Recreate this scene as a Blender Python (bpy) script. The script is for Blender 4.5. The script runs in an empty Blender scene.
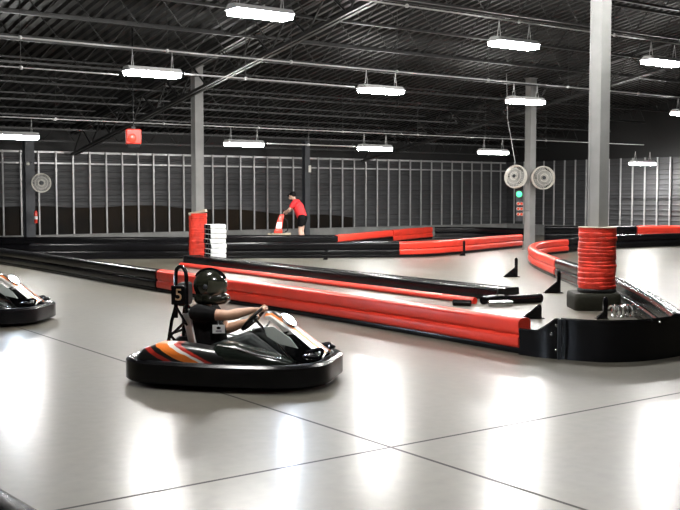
import bpy, bmesh, math, random
from mathutils import Vector, Matrix, Euler
random.seed(7)
C = bpy.context.scene.collection
PI = math.pi
# ------------------------------------------------------------------ camera frame
F_PX = 1015.0; CAM_H = 1.9; PITCH = math.radians(3.496)
RT = Vector((.809, -.588, 0)).normalized(); FW = Vector((.588, .809, 0)).normalized()
def XY(X, Y, z=0.0):                      # metres right / ahead of the camera -> world
    p = RT * X + FW * Y; return Vector((p.x, p.y, z))
def G(px, py, z=0.0):                     # ground point that stands at this place of the track plan
    a = (px - 340) / F_PX; b = -(py - 255) / F_PX
    fwd = FW * math.cos(PITCH) - Vector((0, 0, 1)) * math.sin(PITCH)
    up = FW * math.sin(PITCH) + Vector((0, 0, 1)) * math.cos(PITCH)
    d = fwd + RT * a + up * b
    t = (z - CAM_H) / d.z
    p = Vector((0, 0, CAM_H)) + d * t
    return Vector((p.x, p.y, z))
def D(px, Y, z=0.0): return XY((px - 340) / F_PX * Y, Y, z)

# ------------------------------------------------------------------ materials
def nd(nt, t, **kw):
    n = nt.nodes.new(t)
    for k, v in kw.items():
        if k.startswith('_'): setattr(n, k[1:], v)
    return n
def mat(name, col, rough=.5, metal=0., var=.0, scale=6., bump=0., bscale=30., spec=.5, col2=None, emit=None, es=0., coat=0., rvar=0.):
    m = bpy.data.materials.new(name); m.use_nodes = True
    nt = m.node_tree; b = nt.nodes['Principled BSDF']
    b.inputs['Base Color'].default_value = (*col, 1)
    b.inputs['Roughness'].default_value = rough; b.inputs['Metallic'].default_value = metal
    b.inputs['Specular IOR Level'].default_value = spec
    b.inputs['Coat Weight'].default_value = coat; b.inputs['Coat Roughness'].default_value = .08
    tc = nt.nodes.new('ShaderNodeTexCoord')
    if var or col2 or rvar:
        n = nt.nodes.new('ShaderNodeTexNoise'); n.inputs['Scale'].default_value = scale; n.inputs['Detail'].default_value = 5
        nt.links.new(tc.outputs['Object'], n.inputs['Vector'])
        r = nt.nodes.new('ShaderNodeValToRGB'); nt.links.new(n.outputs['Fac'], r.inputs['Fac'])
        c2 = col2 or tuple(max(0, c * (1 - var)) for c in col)
        r.color_ramp.elements[0].color = (*c2, 1); r.color_ramp.elements[0].position = .35
        r.color_ramp.elements[1].color = (*col, 1); r.color_ramp.elements[1].position = .65
        nt.links.new(r.outputs['Color'], b.inputs['Base Color'])
        if rvar:
            mr = nt.nodes.new('ShaderNodeMapRange'); mr.inputs['To Min'].default_value = rough - rvar; mr.inputs['To Max'].default_value = rough + rvar
            nt.links.new(n.outputs['Fac'], mr.inputs['Value']); nt.links.new(mr.outputs['Result'], b.inputs['Roughness'])
    if bump:
        n2 = nt.nodes.new('ShaderNodeTexNoise'); n2.inputs['Scale'].default_value = bscale; n2.inputs['Detail'].default_value = 4
        nt.links.new(tc.outputs['Object'], n2.inputs['Vector'])
        bp = nt.nodes.new('ShaderNodeBump'); bp.inputs['Strength'].default_value = bump; bp.inputs['Distance'].default_value = .02
        nt.links.new(n2.outputs['Fac'], bp.inputs['Height']); nt.links.new(bp.outputs['Normal'], b.inputs['Normal'])
    if emit:
        b.inputs['Emission Color'].default_value = (*emit, 1); b.inputs['Emission Strength'].default_value = es
    return m
def band_mat(name, stops, axis, rough=.3, coat=.3):   # painted stripes: constant ramp along a direction in object space
    m = mat(name, (.5, .5, .5), rough, coat=coat); nt = m.node_tree; b = nt.nodes['Principled BSDF']
    tc = nt.nodes.new('ShaderNodeTexCoord'); dp = nt.nodes.new('ShaderNodeVectorMath'); dp.operation = 'DOT_PRODUCT'
    dp.inputs[1].default_value = axis[:3]
    nz = nt.nodes.new('ShaderNodeTexNoise'); nz.inputs['Scale'].default_value = 5; nt.links.new(tc.outputs['Object'], nz.inputs['Vector'])
    nt.links.new(tc.outputs['Object'], dp.inputs[0])
    mad = nt.nodes.new('ShaderNodeMath'); mad.operation = 'MULTIPLY_ADD'; mad.inputs[1].default_value = .12; nt.links.new(nz.outputs['Fac'], mad.inputs[0]); nt.links.new(dp.outputs['Value'], mad.inputs[2])
    ad = nt.nodes.new('ShaderNodeMath'); ad.inputs[1].default_value = axis[3] - .06; nt.links.new(mad.outputs[0], ad.inputs[0])
    r = nt.nodes.new('ShaderNodeValToRGB'); r.color_ramp.interpolation = 'CONSTANT'
    el = r.color_ramp.elements
    el[0].position = stops[0][0]; el[0].color = (*stops[0][1], 1)
    el[1].position = stops[1][0]; el[1].color = (*stops[1][1], 1)
    for p, c in stops[2:]:
        e = el.new(p); e.color = (*c, 1)
    nt.links.new(ad.outputs[0], r.inputs['Fac']); nt.links.new(r.outputs['Color'], b.inputs['Base Color'])
    return m

M = {}
M['black'] = mat('black_plastic', (.005, .005, .006), .24, var=.4, scale=3, bump=.06, bscale=9, rvar=.06, spec=.2)
M['black_rubber'] = mat('black_rubber', (.007, .007, .007), .6, bump=.15, bscale=40, spec=.25)
M['olive'] = mat('dark_olive_rubber', (.014, .014, .008), .65, var=.3, bump=.15, bscale=20, spec=.2)
M['red'] = mat('red_plastic', (.72, .042, .022), .34, var=.18, scale=2.2, bump=.06, bscale=6, rvar=.08)
M['red_wrap'] = mat('red_stretch_wrap', (.74, .05, .028), .42, var=.35, scale=7, bump=.35, bscale=16, spec=.3)
M['steel'] = mat('grey_painted_steel', (.235, .235, .23), .45, var=.2, scale=2)
M['dark_steel'] = mat('dark_steel', (.030, .034, .042), .5, var=.3)
M['roof'] = mat('black_painted_roof_deck', (.014, .014, .014), .5, var=.5, scale=.5, spec=.3)
M['truss'] = mat('dark_grey_truss_steel', (.02, .02, .02), .45, metal=.1)
M['pipe'] = mat('pale_pipe', (.55, .55, .55), .35, metal=.3)
M['stud'] = mat('galvanised_stud', (.46, .46, .46), .35, metal=.3, var=.25, scale=2)
M['panel'] = mat('grey_metal_siding', (.056, .057, .060), .6, var=.3, scale=.8)
M['upper'] = mat('black_wall_paint', (.008, .008, .008), .7)
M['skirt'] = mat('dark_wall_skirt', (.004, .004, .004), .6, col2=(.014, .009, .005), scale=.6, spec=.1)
M['curb'] = mat('grey_concrete_curb', (.22, .22, .215), .7, var=.3, scale=2, bump=.1)
M['white'] = mat('white_plastic', (.80, .82, .82), .4, var=.12, scale=8)
M['cream'] = mat('cream_enamel', (.62, .60, .54), .4, var=.15)
M['beige'] = mat('beige_board', (.38, .33, .25), .6, var=.2)
M['chrome'] = mat('bright_metal', (.6, .6, .6), .22, metal=1.)
M['lamp'] = mat('lit_diffuser', (.9, .9, .9), .5, emit=(1, .985, .95), es=255.)
M['housing'] = mat('white_lamp_housing', (.6, .6, .6), .5)
M['head'] = mat('lit_headlight', (.9, .9, .9), .2, emit=(.72, .84, 1.), es=1000.)
M['green'] = mat('lit_green_lens', (.05, .5, .2), .3, emit=(.1, 1., .42), es=1.6)
M['redlens'] = mat('red_lens', (.5, .05, .03), .3, emit=(1., .12, .05), es=.35)
M['skin'] = mat('skin_tone', (.52, .30, .20), .5, var=.12, scale=9)
M['pale_skin'] = mat('pale_skin', (.62, .40, .31), .5, var=.1, scale=9)
M['tee'] = mat('black_cotton', (.004, .004, .0045), .85, bump=.3, bscale=14, spec=.15)
M['redtee'] = mat('red_cotton', (.78, .03, .035), .75, bump=.25, bscale=12)
M['jeans'] = mat('charcoal_denim', (.035, .042, .042), .7, var=.4, scale=10, bump=.3, bscale=18)
M['helmet'] = mat('dark_olive_gloss', (.014, .015, .010), .16, coat=.6)
M['visor'] = mat('smoked_visor', (.05, .05, .035), .07, coat=1.)
M['tan'] = mat('tan_print', (.55, .36, .22), .5)
M['screen'] = mat('pale_grey_screen', (.50, .54, .52), .25, coat=.4)
M['orange'] = mat('orange_paint', (.85, .22, .03), .3, coat=.3)
M['seat'] = mat('white_seat_shell', (.55, .55, .55), .35)
BK, OR, WH, RD = (.012, .012, .012), (.80, .20, .03), (.70, .68, .64), (.42, .03, .02)
M['pod'] = band_mat('pod_stripes', [(0, BK), (.32, RD), (.40, BK), (.49, OR), (.64, WH), (.70, RD), (.77, BK)], (.96, 0, 2., .30))
M['podg'] = mat('dark_green_pod', (.012, .016, .013), .2, coat=.5)
M['nose'] = band_mat('nose_stripes', [(0, OR), (.10, WH), (.26, OR), (.36, BK), (.64, OR), (.74, WH), (.90, OR)], (0, 2.2, 0, .5))

def floor_mat():
    m = bpy.data.materials.new('polished_concrete'); m.use_nodes = True
    nt = m.node_tree; b = nt.nodes['Principled BSDF']; L = nt.links.new
    tc = nt.nodes.new('ShaderNodeTexCoord')
    n = nt.nodes.new('ShaderNodeTexNoise'); n.inputs['Scale'].default_value = .35; n.inputs['Detail'].default_value = 6; n.inputs['Roughness'].default_value = .6
    L(tc.outputs['Object'], n.inputs['Vector'])
    r = nt.nodes.new('ShaderNodeValToRGB'); L(n.outputs['Fac'], r.inputs['Fac'])
    r.color_ramp.elements[0].position = .35; r.color_ramp.elements[0].color = (.100, .086, .058, 1)
    r.color_ramp.elements[1].position = .65; r.color_ramp.elements[1].color = (.130, .122, .103, 1)
    n2 = nt.nodes.new('ShaderNodeTexNoise'); n2.inputs['Scale'].default_value = 9; n2.inputs['Detail'].default_value = 8
    L(tc.outputs['Object'], n2.inputs['Vector'])
    mx = nt.nodes.new('ShaderNodeMixRGB'); mx.blend_type = 'MULTIPLY'; mx.inputs['Fac'].default_value = .35
    L(r.outputs['Color'], mx.inputs[1]); L(n2.outputs['Fac'], mx.inputs[2])
    # saw-cut joints
    sp = nt.nodes.new('ShaderNodeSeparateXYZ'); L(tc.outputs['Object'], sp.inputs[0])
    def line(sock, c):
        s = nt.nodes.new('ShaderNodeMath'); s.operation = 'SUBTRACT'; L(sock, s.inputs[0]); s.inputs[1].default_value = c
        a = nt.nodes.new('ShaderNodeMath'); a.operation = 'ABSOLUTE'; L(s.outputs[0], a.inputs[0])
        l = nt.nodes.new('ShaderNodeMath'); l.operation = 'LESS_THAN'; L(a.outputs[0], l.inputs[0]); l.inputs[1].default_value = .015
        return l.outputs[0]
    o = None
    for s in [line(sp.outputs['X'], 4.715), line(sp.outputs['Y'], 5.84)]:
        if o is None: o = s
        else:
            k = nt.nodes.new('ShaderNodeMath'); k.operation = 'MAXIMUM'; L(o, k.inputs[0]); L(s, k.inputs[1]); o = k.outputs[0]
    mj = nt.nodes.new('ShaderNodeMixRGB'); L(o, mj.inputs['Fac']); L(mx.outputs['Color'], mj.inputs[1]); mj.inputs[2].default_value = (.02, .018, .015, 1)
    L(mj.outputs['Color'], b.inputs['Base Color'])
    mr = nt.nodes.new('ShaderNodeMapRange'); mr.inputs['From Min'].default_value = .3; mr.inputs['From Max'].default_value = .7
    mr.inputs['To Min'].default_value = .46; mr.inputs['To Max'].default_value = .56
    L(n.outputs['Fac'], mr.inputs['Value'])
    mj2 = nt.nodes.new('ShaderNodeMath'); mj2.operation = 'MAXIMUM'; L(mr.outputs['Result'], mj2.inputs[0])
    mm = nt.nodes.new('ShaderNodeMath'); mm.operation = 'MULTIPLY'; mm.inputs[1].default_value = .9; L(o, mm.inputs[0]); L(mm.outputs[0], mj2.inputs[1])
    L(mj2.outputs[0], b.inputs['Roughness'])
    b.inputs['Specular IOR Level'].default_value = .42
    cw = nt.nodes.new('ShaderNodeMath'); cw.operation = 'MULTIPLY_ADD'; cw.inputs[1].default_value = -.42; cw.inputs[2].default_value = .42; L(o, cw.inputs[0]); L(cw.outputs[0], b.inputs['Coat Weight']); b.inputs['Coat Roughness'].default_value = .225; b.inputs['Coat IOR'].default_value = 1.5
    bp = nt.nodes.new('ShaderNodeBump'); bp.inputs['Strength'].default_value = .10; bp.inputs['Distance'].default_value = .004
    L(n2.outputs['Fac'], bp.inputs['Height']); L(bp.outputs['Normal'], b.inputs['Normal'])
    return m
M['floor'] = floor_mat()

# ------------------------------------------------------------------ mesh builder
def smooth_path(pts, n=6, closed=False):
    P = [Vector(p) for p in pts]; out = []
    N = len(P)
    if N < 3 and not closed: return P
    for i in range(N if closed else N - 1):
        if closed: p0, p1, p2, p3 = P[i-1], P[i], P[(i+1) % N], P[(i+2) % N]
        else:
            p1, p2 = P[i], P[i+1]; p0 = P[i-1] if i else p1 * 2 - p2; p3 = P[i+2] if i + 2 < N else p2 * 2 - p1
        for k in range(n):
            t = k / n
            out.append(.5 * ((2 * p1) + (p2 - p0) * t + (2*p0 - 5*p1 + 4*p2 - p3) * t*t + (3*p1 - p0 - 3*p2 + p3) * t**3))
    if not closed: out.append(P[-1])
    return out
class MB:
    def __init__(s): s.bm = bmesh.new()
    def face(s, vs, mi=0):
        try:
            f = s.bm.faces.new(vs); f.material_index = mi; return f
        except ValueError: return None
    def loft(s, rings, closed=False, caps=True, mi=0):
        R = [[s.bm.verts.new(p) for p in r] for r in rings]; n = len(R[0])
        for i in range(len(R) if closed else len(R) - 1):
            a, b = R[i], R[(i+1) % len(R)]
            for j in range(n): s.face((a[j], a[(j+1) % n], b[(j+1) % n], b[j]), mi)
        if caps and not closed:
            s.face(R[0][::-1], mi); s.face(R[-1], mi)
        return s
    def box(s, c, size, rot=None, mi=0):
        c = Vector(c); h = Vector(size) / 2; m = (rot if rot is not None else Matrix.Identity(3))
        v = [s.bm.verts.new(c + m @ Vector((x * h.x, y * h.y, z * h.z))) for x in (-1, 1) for y in (-1, 1) for z in (-1, 1)]
        for q in ((0,1,3,2),(4,6,7,5),(0,4,5,1),(2,3,7,6),(0,2,6,4),(1,5,7,3)): s.face([v[i] for i in q], mi)
        return s
    def tube(s, pts, r, seg=10, closed=False, mi=0, caps=True):
        P = [Vector(p) for p in pts]; N = len(P); rings = []
        rr = r if isinstance(r, (list, tuple)) else [r] * N
        up = None
        for i in range(N):
            if closed: t = P[(i+1) % N] - P[i-1]
            else: t = P[min(i+1, N-1)] - P[max(i-1, 0)]
            t.normalize()
            if up is None: up = t.orthogonal().normalized()
            up = (up - t * up.dot(t))
            if up.length < 1e-6: up = t.orthogonal()
            up.normalize(); sd = t.cross(up)
            rings.append([P[i] + (up * math.cos(a) + sd * math.sin(a)) * rr[i] for a in [2*PI*k/seg for k in range(seg)]])
        return s.loft(rings, closed, caps, mi)
    def sweep(s, prof, path, closed=False, mi=0):          # prof: (lateral, z), path in plan
        P = [Vector(p) for p in path]; N = len(P); rings = []
        for i in range(N):
            if closed: t = P[(i+1) % N] - P[i-1]
            else: t = P[min(i+1, N-1)] - P[max(i-1, 0)]
            t.z = 0; t.normalize(); nr = Vector((-t.y, t.x, 0))
            rings.append([P[i] + nr * a + Vector((0, 0, z)) for a, z in prof])
        return s.loft(rings, closed, True, mi)
    def lathe(s, prof, seg=24, c=(0, 0, 0), rot=None, mi=0):
        c = Vector(c); m = rot if rot is not None else Matrix.Identity(3)
        rings = [[c + m @ Vector((r * math.cos(a), r * math.sin(a), z)) for a in [2*PI*k/seg for k in range(seg)]] for r, z in prof]
        return s.loft(rings, False, True, mi)
    def ell(s, c, rad, rot=None, seg=16, rin=10, mi=0):
        m = rot if rot is not None else Matrix.Identity(3); c = Vector(c)
        rings = []
        for i in range(rin + 1):
            th = PI * (i + .02 if i == 0 else (i - .02 if i == rin else i)) / rin
            rings.append([c + m @ Vector((rad[0]*math.sin(th)*math.cos(a), rad[1]*math.sin(th)*math.sin(a), rad[2]*math.cos(th))) for a in [2*PI*k/seg for k in range(seg)]])
        return s.loft(rings[::-1], False, True, mi)
    def cap(s, a, b, ra, rb, seg=12):                       # tapered capsule for bodies
        a, b = Vector(a), Vector(b); t = (b - a); L = t.length; t.normalize()
        P = [a - t*ra*.98, a - t*ra*.7, a, b, b + t*rb*.7, b + t*rb*.98]
        return s.tube(P, [ra*.2, ra*.71, ra, rb, rb*.71, rb*.2], seg)
    def build(s, name, m, parent=None, smooth=True, bevel=0., ang=40):
        bmesh.ops.remove_doubles(s.bm, verts=s.bm.verts, dist=1e-6)
        bmesh.ops.recalc_face_normals(s.bm, faces=s.bm.faces)
        me = bpy.data.meshes.new(name); s.bm.to_mesh(me); s.bm.free()
        for x in (m if isinstance(m, (list, tuple)) else [m]): me.materials.append(x)
        if smooth:
            me.polygons.foreach_set('use_smooth', [True] * len(me.polygons)); me.set_sharp_from_angle(angle=math.radians(ang))
        o = bpy.data.objects.new(name, me); C.objects.link(o)
        if parent: o.parent = parent
        if bevel:
            bv = o.modifiers.new('bevel', 'BEVEL'); bv.width = bevel; bv.segments = 2; bv.limit_method = 'ANGLE'
        return o
def tag(o, label=None, cat=None, group=None, kind=None):
    if label: o['label'] = label
    if cat: o['category'] = cat
    if group: o['group'] = group
    if kind: o['kind'] = kind
    return o
def empty(name, loc, rz=0, label=None, cat=None, group=None, kind=None):
    e = bpy.data.objects.new(name, None); C.objects.link(e); e.location = loc; e.rotation_euler = (0, 0, rz); e.empty_display_size = .1
    return tag(e, label, cat, group, kind)
def copy_tree(o, parent=None):
    c = o.copy(); C.objects.link(c)
    if parent: c.parent = parent
    for ch in list(o.children): copy_tree(ch, c)
    return c
def remesh(mb, name, m, parent, vox=.008, it=3):
    o = mb.build(name, m, None)
    r = o.modifiers.new('r', 'REMESH'); r.mode = 'VOXEL'; r.voxel_size = vox
    s = o.modifiers.new('s', 'SMOOTH'); s.factor = .5; s.iterations = it
    bpy.context.view_layer.update()
    dg = bpy.context.evaluated_depsgraph_get()
    me = bpy.data.meshes.new_from_object(o.evaluated_get(dg))
    o.modifiers.clear(); old = o.data; o.data = me; bpy.data.meshes.remove(old); me.name = name
    if not me.materials: me.materials.append(m)
    me.polygons.foreach_set('use_smooth', [True] * len(me.polygons))
    o.parent = parent
    return o
def rrect(w, h, r, n=4, c=(0, 0)):       # rounded rectangle profile
    out = []
    for cx, cy, a0 in ((w/2-r, h/2-r, 0), (-w/2+r, h/2-r, 90), (-w/2+r, -h/2+r, 180), (w/2-r, -h/2+r, 270)):
        for k in range(n + 1):
            a = math.radians(a0 + 90 * k / n); out.append((c[0] + cx + r*math.cos(a), c[1] + cy + r*math.sin(a)))
    return out

# ------------------------------------------------------------------ room shell
U0, U1, V0, V1 = -14.0, 34.6, -9.0, 34.2
def zr(v): return 5.65 + .16 * (25.1 - v) if v > -2 else 5.65 + .16 * (25.1 + 2) + .16 * (v + 2)
mb = MB(); mb.box(((U0+U1)/2, (V0+V1)/2, -.1), (U1-U0+.6, V1-V0+.6, .2)); fl = mb.build('floor', M['floor'], smooth=False); tag(fl, kind='structure')
# roof deck with trapezoid ribs running down the slope
mb = MB(); rows = []
us = []; u = U0 - .3
while u < U1 + .3:
    us += [(u, 0), (u+.10, 0), (u+.14, -.075), (u+.24, -.075), (u+.28, 0)]; u += .28
for v in (V0-.3, -2., 6., 14., 22., 28., V1+.3): rows.append([mb.bm.verts.new((a, v, zr(v)+d)) for a, d in us])
for a, b in zip(rows, rows[1:]):
    for j in range(len(us)-1): mb.face((a[j], a[j+1], b[j+1], b[j]))
tag(mb.build('ceiling', M['roof'], smooth=False), kind='structure')
TOPZ = 3.34
def wall(name, axis, c, a0, a1, inward, zmax_fn, detailed=False):
    """a wall with horizontal ribbed siding up to TOPZ and a black painted field above"""
    root = empty(name, (0, 0, 0), kind='structure')
    def pt(a, d, z): return (a, c + inward*d, z) if axis == 'u' else (c + inward*d, a, z)
    mb = MB(); n = int(TOPZ / .2); pr = []
    for k in range(n):
        z = k * TOPZ / n; h = TOPZ / n
        pr += [(.0, z), (.0, z + h*.55), (.028, z + h*.7), (.028, z + h*.88)]
    pr.append((0., TOPZ))
    prev = None
    for d, z in pr:
        cur = [mb.bm.verts.new(pt(a0, d, z)), mb.bm.verts.new(pt(a1, d, z))]
        if prev: mb.face((prev[0], prev[1], cur[1], cur[0]))
        prev = cur
    mb.build('siding', M['panel'], root, smooth=False)
    mb = MB(); N = 12
    lo = [mb.bm.verts.new(pt(a0 + (a1-a0)*k/N, 0, TOPZ)) for k in range(N+1)]
    hi = [mb.bm.verts.new(pt(a0 + (a1-a0)*k/N, 0, zmax_fn(a0 + (a1-a0)*k/N) + .02)) for k in range(N+1)]
    for k in range(N): mb.face((lo[k], lo[k+1], hi[k+1], hi[k]))
    mb.build('upper_field', M['upper'], root, smooth=False)
    return root, pt
wb, ptb = wall('wall_back', 'u', V1, U0, U1, -1, lambda a: zr(V1), True)
wr, ptr = wall('wall_right', 'v', U1, V0, V1, -1, lambda a: zr(a), True)
wall('wall_left', 'v', U0, V0, V1, 1, lambda a: zr(a)); wall('wall_front', 'u', V0, U0, U1, 1, lambda a: zr(V0))
def studs(root, pt, a_list):
    src = None
    for a in a_list:
        if src is None:
            mb = MB(); p = pt(0, .10, 0); 
            w = .045
            mb.box((0, 0, TOPZ/2 + .22), (.05, .05, TOPZ - .44)); mb.box((0, 0, .46), (.09, .07, .02))
            src = mb.build('stud', M['stud'], root, smooth=False); o = src
        else:
            o = src.copy(); C.objects.link(o); o.parent = root
        q = pt(a, .13, 0); o.location = q
studs(wb, ptb, [7.2 + .61*k for k in range(45)])
studs(wr, ptr, [33.6 - .61*k for k in range(34)])
for root, pt, a0, a1 in ((wb, ptb, 6.5, U1-.2), (wr, ptr, 12.0, V1-.2)):
    for z, h in ((3.30, .07), (2.92, .05), (1.72, .03)):
        mb = MB(); p, q = Vector(pt(a0, .075, z)), Vector(pt(a1, .075, z)); d = q - p
        mb.box((p+q)/2, (abs(d.x) or .05, abs(d.y) or .05, h)); mb.build('girt', M['stud'] if z > 2.9 and root is wb else M['panel'], root, smooth=False)
mb = MB(); mb.box((20.6, V1-.16, .235), (28., .3, .47)); tag(mb.build('trim_1', M['curb'], bevel=.01, smooth=False), kind='structure')
mb = MB(); mb.box((U1-.16, 22.4, .235), (.3, 23., .47)); tag(mb.build('trim_2', M['curb'], bevel=.01, smooth=False), kind='structure')
# dark sheet on the lower part of the back wall, ending in an uneven top edge
mb = MB(); rg = []
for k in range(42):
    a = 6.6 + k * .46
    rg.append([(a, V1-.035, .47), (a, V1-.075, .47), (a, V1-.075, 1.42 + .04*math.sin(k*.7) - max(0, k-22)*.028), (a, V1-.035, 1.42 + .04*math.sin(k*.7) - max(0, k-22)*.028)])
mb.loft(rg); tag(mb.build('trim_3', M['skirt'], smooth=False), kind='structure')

# ------------------------------------------------------------------ roof steel
GZ = 1.9 + 1.16 - .16*0
def gz(v): return 3.79 + .16*(23.3 - v) + 1.16            # girder bottom chord
for gu in (.7, 13.3, 25.9):
    g = empty('roof_girder', (gu, 18, gz(18)), kind='structure')
    def lp(v, z): return (0, v-18, z-gz(18))
    for nm, dz in (('top_chord', .72), ('bottom_chord', 0.)):
        mb = MB()
        for s in (-1, 1):
            a, b = Vector(lp(6, gz(6)+dz)), Vector(lp(34, gz(34)+dz))
            mb.tube([a + Vector((s*.07, 0, 0)), b + Vector((s*.07, 0, 0))], .055, 4)
        mb.build(nm, M['truss'], g, smooth=False)
    k = 0; v = 6.
    while v < 33.5:
        mb = MB(); mb.tube([lp(v, gz(v) + (.0 if k % 2 else .72)), lp(v+.8, gz(v+.8) + (.72 if k % 2 else .0))], .028, 5); mb.build('web_member', M['truss'], g, smooth=False)
        v += .8; k += 1
jv = 12.2
while jv < 34:
    zb = gz(jv) + .76; zt = zr(jv) - .09
    zb = min(zb, zt - .35); zb -= .28
    for ua, ub in ((.95, 13.05), (13.55, 25.65), (26.15, 34.3)):
        j = empty('roof_joist', ((ua+ub)/2, jv, zb), kind='structure'); h = (ub-ua)/2
        for nm, z in (('top_chord', zt-zb), ('bottom_chord', 0)):
            mb = MB(); mb.box((0, 0, z), (2*h, .09, .05)); mb.build(nm, M['truss'], j, smooth=False)
        mb = MB(); n = 22
        mb.tube([(-h + 2*h*k/n, 0, (zt-zb) if k % 2 else 0) for k in range(n+1)], .017, 5); mb.build('web_bar', M['truss'], j, smooth=False)
    jv += 1.75

# ------------------------------------------------------------------ lights on suspended conduits
def zl(v): return 1.9 + 3.157 - .16*(v - 15.4) if v < 22 else 1.9 + 3.157 - .16*10.6
def row_conduit(v, z, u0, u1, label, r=.016):
    mb = MB(); L = u1-u0; mb.tube([(0, 0, 0), (L, 0, 0)], r, 8)
    e = empty('conduit_pipe', (u0, v, z), label=label, cat='pipe')
    mb.build('pipe', M['pipe'], e)
    k = 1.5
    while k < L:
        mb = MB(); mb.tube([(k, 0, .02), (k, 0, max(.3, zr(v) - z - .2))], .008, 5); mb.build('hanger_rod', M['truss'], e)
        mb = MB(); mb.lathe([(.03, -.03), (.04, -.01), (.04, .02), (.02, .04)], 10, (k, 0, 0)); mb.build('clamp', M['pipe'], e)
        k += 3.1
def make_light():
    e = empty('hanging_light', (0, 0, 0))
    mb = MB(); mb.loft([[(-.60, y, z) for y, z in ((-.22, 0), (-.10, .10), (.10, .10), (.22, 0))], [(.60, y, z) for y, z in ((-.22, 0), (-.10, .10), (.10, .10), (.22, 0))]]); mb.build('housing', M['housing'], e, smooth=False, bevel=.008)
    mb = MB(); pr = rrect(.40, .09, .04, 4); mb.loft([[(x, y*k, z*k - .04) for y, z in pr] for x, k in ((-.59, .7), (-.56, 1), (.56, 1), (.59, .7))]); mb.build('diffuser', M['lamp'], e)
    for x in (-.45, .45):
        mb = MB(); mb.tube([(x, -.05, .09), (x, 0, .44)], .007, 5); mb.tube([(x, .05, .09), (x, 0, .44)], .007, 5); mb.build('hanging_wire', M['pipe'], e)
    return e
GL = 'suspended lights under the black roof'
lights = [
 (9.47, 15.4, 'bright suspended light touching top edge of photo, nearest roof truss'),
 (15.75, 15.4, 'bright suspended light just left of the big foreground column top'),
 (20.8, 15.4, 'bright suspended light right of the big foreground column, larger one'),
 (9.36, 19.5, 'suspended light hanging just left of the column with red wrap and white stack'),
 (15.4, 19.5, 'suspended light in the middle of the ceiling right of the roof truss'),
 (20.4, 19.5, 'suspended light directly above the column carrying two white fans'),
 (27.6, 19.5, 'suspended light cut by the right edge of the photo'),
 (8.6, 26.0, 'low suspended light at left edge above the wall fan'),
 (15.4, 26.0, 'low suspended light just right of the column with red wrap'),
 (20.3, 26.0, 'low suspended light nearest above the person in red shirt'),
 (25.6, 26.0, 'low suspended light left of the two white fans'),
 (32.9, 25.2, 'smallest suspended light far right against the grey side wall')]
proto = make_light(); first = True
for u, v, lb in lights:
    o = proto if first else copy_tree(proto); first = False
    z = zl(v) if u < 32 else 1.9 + 1.17
    o.location = (u, v, z); tag(o, lb, 'light', GL)
for v, us_ in ((9.8, (4.5, 12.)), (4., (4.,))):  # unseen lamps added to brighten the kart and near track
    for u in us_:
        o = copy_tree(proto); o.location = (u, v, zl(v)); tag(o, 'added suspended light brightening the near track, out of view above the photo', 'light', GL)
row_conduit(15.4, zl(15.4)+.47, 2., 34., 'pale pipe over the nearest row of lights, upper right')
row_conduit(19.5, zl(19.5)+.47, 2., 34., 'pale pipe over the middle row of lights, crossing whole ceiling')
row_conduit(26.0, zl(26)+.47, 2., 34., 'pale pipe over the farthest row of lights, lowest on ceiling')
row_conduit(19.5, zl(19.5)-.10, 2., 8.6, 'pale pipe running left from the light beside red hanging box', .014)
row_conduit(19.5, zl(19.5)+.02, 10.1, 14.6, 'pale pipe joining the two middle row lights', .018)
row_conduit(26.0, zl(26)+.02, 16.2, 19.5, 'pale pipe joining two low lights above person in red', .018)

# ------------------------------------------------------------------ columns and their wraps
def col_h(v, zt=None): return zr(v) - .1
def column(u, v, w, m, label, top=None):
    h = top or gz(v) + .86
    e = empty('steel_column', (u, v, 0), label=label, cat='column')
    mb = MB(); t = .018; d = w*.9
    mb.box((0, -d/2, h/2), (w, t*1.6, h)); mb.box((0, d/2, h/2), (w, t*1.6, h)); mb.box((0, 0, h/2), (t*1.4, d, h))
    # closed box faces between the flanges
    mb.box((w/2-.02, 0, h/2), (t, d, h)); mb.box((-w/2+.02, 0, h/2), (t, d, h)); mb.build('shaft', m, e, smooth=False)
    mb = MB(); mb.box((0, 0, .0125), (w*1.35, w*1.35, .025)); mb.build('base_plate', m, e, smooth=False)
    mb = MB(); mb.box((0, 0, h-.02), (w*1.2, w*1.2, .03)); mb.build('cap_plate', m, e, smooth=False)
    return e
cR = G(596.3, 308.5); cM = D(529.5, 34.1); cL = D(198, 28.6)
column(cR.x, cR.y, .232, M['steel'], 'tall grey steel column in foreground right, rising out of red padding')
column(cM.x, cM.y, .26, M['steel'], 'grey steel column carrying two round white fans')
column(cL.x, cL.y, .26, M['steel'], 'grey steel column left, beside the stack of white blocks')
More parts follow.
